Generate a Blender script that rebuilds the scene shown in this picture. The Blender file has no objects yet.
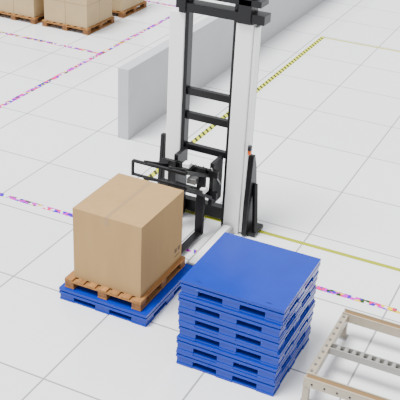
import bpy, bmesh, math, random
from mathutils import Vector, Matrix
random.seed(4)
# ---------------------------------------------------------------- materials
def mat(name, col, rough=.5, metal=0, spec=.5, noise=0, nscale=8, stretch=(1,1,1)):
    m=bpy.data.materials.new(name); m.use_nodes=True
    nt=m.node_tree; b=nt.nodes['Principled BSDF']
    b.inputs['Base Color'].default_value=(*col,1); b.inputs['Roughness'].default_value=rough
    b.inputs['Metallic'].default_value=metal; b.inputs['Specular IOR Level'].default_value=spec
    if noise:
        tc=nt.nodes.new('ShaderNodeTexCoord'); mp=nt.nodes.new('ShaderNodeMapping')
        mp.inputs['Scale'].default_value=stretch
        nt.links.new(tc.outputs['Object'],mp.inputs[0])
        n=nt.nodes.new('ShaderNodeTexNoise'); n.inputs['Scale'].default_value=nscale; n.inputs['Detail'].default_value=5
        nt.links.new(mp.outputs[0],n.inputs[0])
        r=nt.nodes.new('ShaderNodeValToRGB')
        r.color_ramp.elements[0].position=.3; r.color_ramp.elements[1].position=.7
        r.color_ramp.elements[0].color=(*[c*(1-noise) for c in col],1)
        r.color_ramp.elements[1].color=(*[min(1,c*(1+noise)) for c in col],1)
        nt.links.new(n.outputs[0],r.inputs[0]); nt.links.new(r.outputs[0],b.inputs['Base Color'])
    return m
M_blue=mat('blue_plastic',(.0,.022,.29),.22,noise=.06,nscale=4,spec=.32)
M_bluedk=mat('blue_plastic_recess_shade',(.0,.008,.11),.5,spec=.2)  # same plastic, recess shade put into the colour
M_card=mat('cardboard',(.35,.22,.095),.85,spec=.15,noise=.05,nscale=6,stretch=(1,1,.2))
M_card2=mat('cardboard_pale',(.42,.31,.17),.85,spec=.2,noise=.05,nscale=3)
M_cardseam=mat('cardboard_seam',(.12,.075,.035),.9)
M_tapeb=mat('packing_tape',(.29,.18,.08),.4)
M_wood=mat('pallet_wood',(.27,.125,.040),.75,noise=.35,nscale=14,stretch=(1,.15,1),spec=.2)
M_woodx=mat('pallet_wood_end',(.17,.07,.02),.8,noise=.3,nscale=20)
M_white=mat('white_paint',(.83,.83,.82),.3)
M_black=mat('black_steel',(.005,.005,.006),.4,spec=.3)
M_dk=mat('dark_steel',(.02,.02,.024),.45,metal=.3)
M_steel=mat('steel',(.33,.33,.33),.3,metal=.8)
M_rail=mat('rail_grey',(.30,.29,.27),.35,metal=.3)
M_grey=mat('grey_paint',(.30,.30,.295),.5)
M_roller=mat('roller_grey',(.16,.16,.155),.4,metal=.3)
M_wall=mat('wall_concrete',(.43,.44,.455),.7,noise=.03,nscale=2)
M_beige=mat('beige_steel',(.34,.29,.215),.35,noise=.05)
M_tan=mat('ochre_strip',(.19,.11,.04),.5)
M_orange=mat('orange_plastic',(.7,.12,.01),.4)
M_rubber=mat('rubber',(.02,.02,.02),.8)

class MB:
    def __init__(s): s.bm=bmesh.new(); s.mats=[]
    def mi(s,m):
        if m not in s.mats: s.mats.append(m)
        return s.mats.index(m)
    def box(s,x0,x1,y0,y1,z0,z1,m,rot=None):
        r=bmesh.ops.create_cube(s.bm,size=1)['verts']
        c=Vector(((x0+x1)/2,(y0+y1)/2,(z0+z1)/2)); d=(x1-x0,y1-y0,z1-z0)
        for v in r:
            v.co=Vector((v.co.x*d[0],v.co.y*d[1],v.co.z*d[2]))
            if rot is not None: v.co=rot@v.co
            v.co+=c
        for f in {f for v in r for f in v.link_faces}: f.material_index=s.mi(m)
    def bar(s,a,b,w,h,m):
        a=Vector(a);b=Vector(b); d=b-a; q=d.to_track_quat('X','Z').to_matrix()
        c=(a+b)/2; L=d.length
        s.box(c.x-L/2,c.x+L/2,c.y-w/2,c.y+w/2,c.z-h/2,c.z+h/2,m,rot=q)
    def cyl(s,a,b,r,m,n=16):
        a=Vector(a);b=Vector(b); d=b-a
        vs=bmesh.ops.create_cone(s.bm,cap_ends=True,segments=n,radius1=r,radius2=r,depth=d.length)['verts']
        q=d.to_track_quat('Z','X').to_matrix()
        for v in vs: v.co=q@v.co+(a+b)/2
        for f in {f for v in vs for f in v.link_faces}: f.material_index=s.mi(m); f.smooth=len(f.verts)==4
    def prism(s,pts,x0,x1,m):
        A=[s.bm.verts.new((x0,y,z)) for y,z in pts]; B=[s.bm.verts.new((x1,y,z)) for y,z in pts]
        fs=[s.bm.faces.new(A),s.bm.faces.new(B[::-1])]
        for i in range(len(pts)):
            j=(i+1)%len(pts); fs.append(s.bm.faces.new((A[j],A[i],B[i],B[j])))
        for f in fs: f.material_index=s.mi(m)
    def obj(s,name,parent=None,bevel=.004,seg=2,loc=(0,0,0)):
        bmesh.ops.recalc_face_normals(s.bm,faces=s.bm.faces)
        me=bpy.data.meshes.new(name); s.bm.to_mesh(me); s.bm.free()
        for m in s.mats: me.materials.append(m)
        o=bpy.data.objects.new(name,me); bpy.context.collection.objects.link(o); o.location=loc
        if bevel:
            b=o.modifiers.new('bevel','BEVEL'); b.width=bevel; b.segments=seg; b.limit_method='ANGLE'
        if parent: o.parent=parent
        return o
def empty(name,loc=(0,0,0)):
    e=bpy.data.objects.new(name,None); bpy.context.collection.objects.link(e); e.location=loc; e.empty_display_size=.1
    return e

# ---------------------------------------------------------------- floor
m=bpy.data.materials.new('tiled_floor'); m.use_nodes=True; nt=m.node_tree; b=nt.nodes['Principled BSDF']
tc=nt.nodes.new('ShaderNodeTexCoord'); mp=nt.nodes.new('ShaderNodeMapping'); mp.inputs['Location'].default_value=(-.35,-.55,0)
br=nt.nodes.new('ShaderNodeTexBrick'); br.offset=0; br.squash=1
br.inputs['Scale'].default_value=1; br.inputs['Brick Width'].default_value=1.5; br.inputs['Row Height'].default_value=1.5
br.inputs['Mortar Size'].default_value=.012; br.inputs['Mortar Smooth'].default_value=.1
br.inputs['Color1'].default_value=(.76,.765,.78,1); br.inputs['Color2'].default_value=(.73,.735,.75,1); br.inputs['Mortar'].default_value=(.27,.27,.28,1)
nt.links.new(tc.outputs['Object'],mp.inputs[0]); nt.links.new(mp.outputs[0],br.inputs[0])
nt.links.new(br.outputs[0],b.inputs['Base Color'])
b.inputs['Roughness'].default_value=.06; b.inputs['Specular IOR Level'].default_value=.75
f=MB(); f.box(-40,30,-20,45,-.1,0,m); f.obj('floor',bevel=0)

def hazard(name,c1,c2,scale,bal=.5):
    m=bpy.data.materials.new(name); m.use_nodes=True; nt=m.node_tree; b=nt.nodes['Principled BSDF']
    tc=nt.nodes.new('ShaderNodeTexCoord'); w=nt.nodes.new('ShaderNodeTexWave'); w.bands_direction='DIAGONAL'
    w.inputs['Scale'].default_value=scale
    r=nt.nodes.new('ShaderNodeValToRGB'); r.color_ramp.interpolation='CONSTANT'
    r.color_ramp.elements[0].color=(*c1,1); r.color_ramp.elements[1].position=bal; r.color_ramp.elements[1].color=(*c2,1)
    nt.links.new(tc.outputs['Object'],w.inputs[0]); nt.links.new(w.outputs[1],r.inputs[0]); nt.links.new(r.outputs[0],b.inputs['Base Color'])
    b.inputs['Roughness'].default_value=.6; b.inputs['Specular IOR Level'].default_value=.2
    return m
M_haz=hazard('hazard_tape',(.03,.03,.015),(.50,.54,.01),4.2,.38)
M_haz2=hazard('hazard_tape_fine',(.10,.11,.01),(.44,.46,.01),14,.35)
M_haz3=hazard('hazard_tape_pale',(.30,.30,.08),(.55,.53,.10),9,.4)
m=bpy.data.materials.new('speckled_tape'); m.use_nodes=True; nt=m.node_tree; b=nt.nodes['Principled BSDF']
tc=nt.nodes.new('ShaderNodeTexCoord'); v=nt.nodes.new('ShaderNodeTexVoronoi'); v.inputs['Scale'].default_value=19
sp=nt.nodes.new('ShaderNodeSeparateColor'); r=nt.nodes.new('ShaderNodeValToRGB'); r.color_ramp.interpolation='CONSTANT'
cols=[(0,(.50,.0,.50)),(.28,(.70,.70,.70)),(.38,(.05,.0,.45)),(.57,(.65,.50,.0)),(.67,(.65,.01,.12)),(.80,(.7,.7,.75)),(.88,(.02,.06,.01))]
el=r.color_ramp.elements
el[0].position=0; el[0].color=(*cols[0][1],1); el[1].position=cols[1][0]; el[1].color=(*cols[1][1],1)
for p_,c_ in cols[2:]:
    e=el.new(p_); e.color=(*c_,1)
nt.links.new(tc.outputs['Object'],v.inputs[0]); nt.links.new(v.outputs['Color'],sp.inputs[0]); nt.links.new(sp.outputs[0],r.inputs[0]); nt.links.new(r.outputs[0],b.inputs['Base Color'])
b.inputs['Roughness'].default_value=.6; b.inputs['Specular IOR Level'].default_value=.1; M_spk=m
def tape(name,x0,x1,y0,y1,mt):
    t=MB(); t.box(x0,x1,y0,y1,0,.002,mt); t.obj(name,bevel=0)
tape('floor_hazard_tape',-2.55,-2.45,3.2,12.5,M_haz)
tape('floor_hazard_tape',-2.45,14,3.21,3.29,M_haz2)
tape('floor_hazard_tape',-2.45,14,12.42,12.5,M_haz3)
tape('floor_marking_tape',-14,14,2.235,2.325,M_spk)
tape('floor_marking_tape',-6.30,-6.20,2.6,12.7,M_spk)
tape('floor_marking_tape',-14,-6.30,8.54,8.65,M_spk)
tape('floor_marking_tape',-9,-5,12.7,12.82,M_spk)

w=MB(); w.box(-3.71,-3.50,5.0,24,0,1.28,M_wall); w.obj('wall_partition',bevel=.006)

# ---------------------------------------------------------------- blue plastic pallets
def plastic_pallet(x0,y0,z0,W,D,H,rot=0):
    p=MB(); hW,hD=W/2,D/2
    p.box(-hW,hW,-hD,hD,H-.036,H,M_blue)
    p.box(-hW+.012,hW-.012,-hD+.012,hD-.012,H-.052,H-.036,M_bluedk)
    p.box(-hW,hW,-hD,hD,H-.086,H-.052,M_blue)
    zf=H-.086; sk=.030 if H>.18 else .022
    fx=[-hW+.11,0,hW-.11]; fy=[-hD+.11,0,hD-.11]
    for i,x in enumerate(fx):
        for j,y in enumerate(fy):
            p.box(x-.10,x+.10,y-.10,y+.10,sk,zf,M_blue)
    for x in fx: p.box(x-.10,x+.10,-hD+.003,hD-.003,0,sk,M_blue)
    for y in fy: p.box(-hW+.003,hW-.003,y-.10,y+.10,0.001,sk-.001,M_blue)
    for k in (-.34,.34):
        p.box(k*W-.03,k*W+.03,-hD+.05,-hD+.068,H-.001,H+.0006,M_bluedk)  # flat patches, slot shade painted as darker blue
    o=p.obj('plastic_pallet',bevel=.006,seg=2,loc=(x0+hW,y0+hD,z0)); o.rotation_euler[2]=rot
    return o
LH=1.138/6
for i in range(6):
    plastic_pallet(random.uniform(-.008,.008),random.uniform(-.008,.008),i*LH,1.2,1.17,LH,random.uniform(-.006,.006))
plastic_pallet(-1.86,.42,0,1.24,1.28,.17)

def wooden_pallet(x0,y0,z0,W,D,H=.144):
    p=MB(); t=.022
    n=7; g=(W-n*.115)/(n-1)
    for i in range(n):
        x=x0+i*(.115+g); p.box(x,x+.115,y0,y0+D,z0+H-t,z0+H,M_wood)
    for y in (y0,y0+D/2-.07,y0+D-.14):
        p.box(x0,x0+W,y,y+.14,z0+H-2*t,z0+H-t-.0005,M_wood)
        for x in (x0,x0+W/2-.065,x0+W-.13):
            p.box(x+.002,x+.128,y+.002,y+.138,z0+t,z0+H-2*t-.0005,M_woodx)
    for x in (x0,x0+W/2-.065,x0+W-.13):
        p.box(x,x+.13,y0,y0+D,z0,z0+t-.0005,M_wood)
    return p.obj('wooden_pallet',bevel=.003,seg=1)
wooden_pallet(-1.80,.46,.172,1.08,1.19,.135)

def carton(x0,y0,z0,W,D,H,mt=None):
    mt=mt or M_card
    p=MB(); p.box(x0,x0+W,y0,y0+D,z0,z0+H-.004,mt)
    s=.0015; cx=x0+W/2
    p.box(x0,cx-s,y0,y0+D,z0+H-.004,z0+H,mt); p.box(cx+s,x0+W,y0,y0+D,z0+H-.004,z0+H,mt)
    return p
c=carton(-1.71,.54,.307,.94,1.08,.975)
c.box(-1.24-.025,-1.24+.025,.5392,1.6208,1.2815,1.2827,M_tapeb)
c.box(-1.24-.025,-1.24+.025,.5385,.5400,1.18,1.2827,M_tapeb)
c.box(-.7705,-.7685,1.42,1.48,.46,.52,M_cardseam); c.box(-.7705,-.7685,1.51,1.57,.46,.52,M_cardseam)
c.box(-.7705,-.7685,1.42,1.57,.40,.415,M_cardseam)
c.obj('cardboard_box',bevel=.008)

def bg_pallet(x0,y0,W=1.25,D=1.2):
    wooden_pallet(x0,y0,0,W,D,.144)
    e=MB(); 
    nx,ny,nz=2,2,2; ww=(W-.08)/nx; dd=(D-.08)/ny; hh=.52
    for i in range(nx):
        for j in range(ny):
            for k in range(nz):
                xx=x0+.04+i*ww; yy=y0+.04+j*dd; zz=.146+k*hh
                e.box(xx+.004,xx+ww-.004,yy+.004,yy+dd-.004,zz,zz+hh-.006,M_card2)
                e.box(xx+ww/2-.025,xx+ww/2+.025,yy+.002,yy+dd-.002,zz+hh-.007,zz+hh-.005,M_tapeb)
    e.obj('stacked_cartons',bevel=.006)
bg_pallet(-8.40,9.5); bg_pallet(-9.85,9.5); bg_pallet(-11.3,9.5); bg_pallet(-8.40,11.1); bg_pallet(-9.85,11.1)

# ---------------------------------------------------------------- forklift mast
fk=empty('forklift',(-1.13,3.1,0))
def put(mb,name,bevel=.005):
    o=mb.obj(name,bevel=bevel); o.parent=fk; o.matrix_parent_inverse=Matrix.Translation((1.13,-3.1,0)); return o
a=MB()
a.box(-1.75,-1.525,3.0,3.17,.0,3.08,M_white)
a.box(-.79,-.555,3.0,3.17,.0,3.08,M_white)
a.box(-.553,-.50,3.03,3.17,.03,3.05,M_white)
put(a,'mast_covers',.012)
a=MB()
for x0,x1 in ((-1.523,-1.475),(-.832,-.792)):
    a.box(x0,x1,3.02,3.16,.03,4.2,M_black)
a.box(-.555,-.51,3.172,3.20,.03,3.2,M_black)
a.box(-1.75,-1.50,3.172,3.22,.03,3.2,M_black)
a.box(-.80,-.56,3.172,3.22,.03,3.2,M_black)
for z,h in ((1.98,.10),(1.62,.10),(1.15,.09)):
    a.box(-1.5,-.80,3.06,3.14,z-h/2,z+h/2,M_black)
a.box(-1.60,-.40,2.98,3.20,3.10,3.22,M_black)
a.box(-1.55,-.45,2.96,3.22,3.32,3.40,M_black)
a.box(-1.60,-1.50,2.96,3.2,3.085,4.2,M_black); a.box(-.76,-.58,2.96,3.2,3.085,4.2,M_black)
put(a,'mast_rails')
a=MB()
a.box(-.775,-.615,1.78,2.98,.03,.13,M_grey)
a.box(-.745,-.645,1.80,2.95,.13,.14,M_white)
a.box(-1.80,-.45,3.225,3.35,.04,.22,M_black)
put(a,'straddle_legs',.01)
a=MB()
prof=[(2.98,.02),(3.38,.02),(3.38,.28),(3.26,.75),(3.20,1.05),(3.12,1.25),(3.05,1.25),(3.02,.9),(2.98,.5)]
a.prism(prof,-.495,-.42,M_black); a.prism(prof,-1.86,-1.80,M_black)
a.bar((-.33,3.10,.05),(-.40,3.14,.80),.06,.06,M_black)
a.box(-.50,-.30,3.03,3.36,.01,.07,M_black)
put(a,'chassis_brackets',.01)
a=MB()
a.box(-1.66,-.80,2.72,2.78,.62,.72,M_black); a.box(-1.66,-.80,2.72,2.78,.95,1.05,M_black)
for x in (-1.45,-.90): a.box(x-.03,x+.03,2.74,3.06,.5,1.15,M_black)
for x in (-1.47,-1.02):
    a.box(x-.06,x+.06,2.66,2.72,.04,1.08,M_black)
    a.box(x-.055,x+.055,.62,2.72,.045,.078,M_black)
a.bar((-1.80,2.15,1.22),(-1.00,2.15,1.22),.04,.04,M_black)
a.bar((-1.80,2.15,1.22),(-1.80,2.15,1.0),.035,.035,M_black)
a.bar((-1.80,2.15,1.02),(-1.0,2.15,1.02),.035,.035,M_black)
for x in (-1.62,-1.25,-1.00):
    a.bar((x,2.15,1.24),(x+.08,2.75,.95),.04,.05,M_black)
    a.bar((x,2.15,1.0),(x+.04,2.75,.68),.035,.04,M_black)
a.bar((-1.3,2.3,.95),(-.85,2.75,.62),.03,.05,M_dk)
put(a,'fork_carriage')
a=MB()
a.box(-1.28,-1.18,2.60,2.71,1.06,1.12,M_white); a.box(-1.0,-.92,2.60,2.71,.74,.80,M_white)
a.box(-1.18,-1.05,2.55,2.70,.86,.94,M_steel)
for k in range(4): a.cyl((-1.25+k*.12,2.7,1.1),(-1.2+k*.12,2.95,.75),.012,M_steel,8)
put(a,'sensor_housings',.006)
a=MB(); a.box(-.498,-.455,3.0,3.04,1.28,1.34,M_orange); a.box(-.498,-.45,2.99,3.05,1.34,1.41,M_dk); put(a,'warning_lamp',.006)
a=MB()
a.cyl((-.75,2.05,.05),(-.64,2.05,.05),.05,M_rubber)
put(a,'load_wheels',0)

# ---------------------------------------------------------------- conveyor frame
cv=empty('conveyor_frame',(2.2,.75,0))
def putc(mb,name,bevel=.004):
    o=mb.obj(name,bevel=bevel); o.parent=cv; o.matrix_parent_inverse=Matrix.Translation((-2.2,-.75,0)); return o
X0,X1,Y0,Y1,Z=1.49,3.3,.08,1.42,.38
a=MB()
for y in (Y0,Y1):
    a.box(X0,X1,y-.05,y+.05,Z-.12,Z-.02,M_beige)
    a.box(X0,X1,y-.05,y-.034,Z-.02,Z,M_beige); a.box(X0,X1,y+.034,y+.05,Z-.02,Z,M_beige)
    a.box(X0+.02,X1,y-.032,y+.032,Z-.02,Z-.012,M_tan)
for x in (X0,X1-.08):
    a.box(x,x+.08,Y0+.052,Y1-.052,Z-.12,Z-.015,M_beige)
putc(a,'side_rails')
a=MB()
for x in (X0+.035,X1-.035):
    for y in (Y0,Y1):
        a.box(x-.035,x+.035,y-.035,y+.035,.012,Z-.12,M_beige); a.box(x-.06,x+.06,y-.06,y+.06,0,.012,M_grey)
putc(a,'legs')
a=MB()
a.box(X0+.082,X1-.082,.65,.665,Z-.09,Z-.005,M_rail); a.box(X0+.082,X1-.082,.745,.76,Z-.09,Z-.005,M_rail)
a.box(X0+.082,X1-.082,.665,.745,Z-.09,Z-.08,M_rail)
for k in range(18): a.cyl((X0+.17+k*.09,.666,Z-.028),(X0+.17+k*.09,.744,Z-.028),.028,M_rail,12)
putc(a,'centre_rollers',.002)
a=MB()
for k in range(10): 
    y=Y0+.1+k*.125
    a.cyl((X0+.04,y,Z-.016),(X0+.04,y,Z-.003),.016,M_roller,10)
for k in range(12):
    a.cyl((X0+.1+k*.14,Y0-.055,Z-.07),(X0+.1+k*.14,Y0-.05,Z-.07),.012,M_dk,10)
putc(a,'bolts',0)

# ---------------------------------------------------------------- lights
w=bpy.data.worlds.new('world'); bpy.context.scene.world=w; w.use_nodes=True
bg=w.node_tree.nodes['Background']; bg.inputs[0].default_value=(.97,.985,1,1); bg.inputs[1].default_value=1.3
s=bpy.data.lights.new('ceiling_glow','SUN'); s.energy=7.5; s.angle=math.radians(24)
o=bpy.data.objects.new('ceiling_glow',s); bpy.context.collection.objects.link(o); o.rotation_euler=(math.radians(16),math.radians(-14),0)

# ---------------------------------------------------------------- camera
yaw,pitch,roll=.4261,.493,.052
F=Vector((-math.sin(yaw)*math.cos(pitch),math.cos(yaw)*math.cos(pitch),-math.sin(pitch)))
R=Vector((math.cos(yaw),math.sin(yaw),0)); U=R.cross(F)
c_,s_=math.cos(roll),math.sin(roll); R,U=c_*R+s_*U,-s_*R+c_*U
cam=bpy.data.cameras.new('camera'); co=bpy.data.objects.new('camera',cam); bpy.context.collection.objects.link(co)
cam.sensor_width=36; cam.lens=890.26*36/400; cam.clip_end=200
mt=Matrix((R,U,-F)).transposed().to_4x4(); mt.translation=Vector((3.4845,-7.2514,6.4426)); co.matrix_world=mt
bpy.context.scene.camera=co
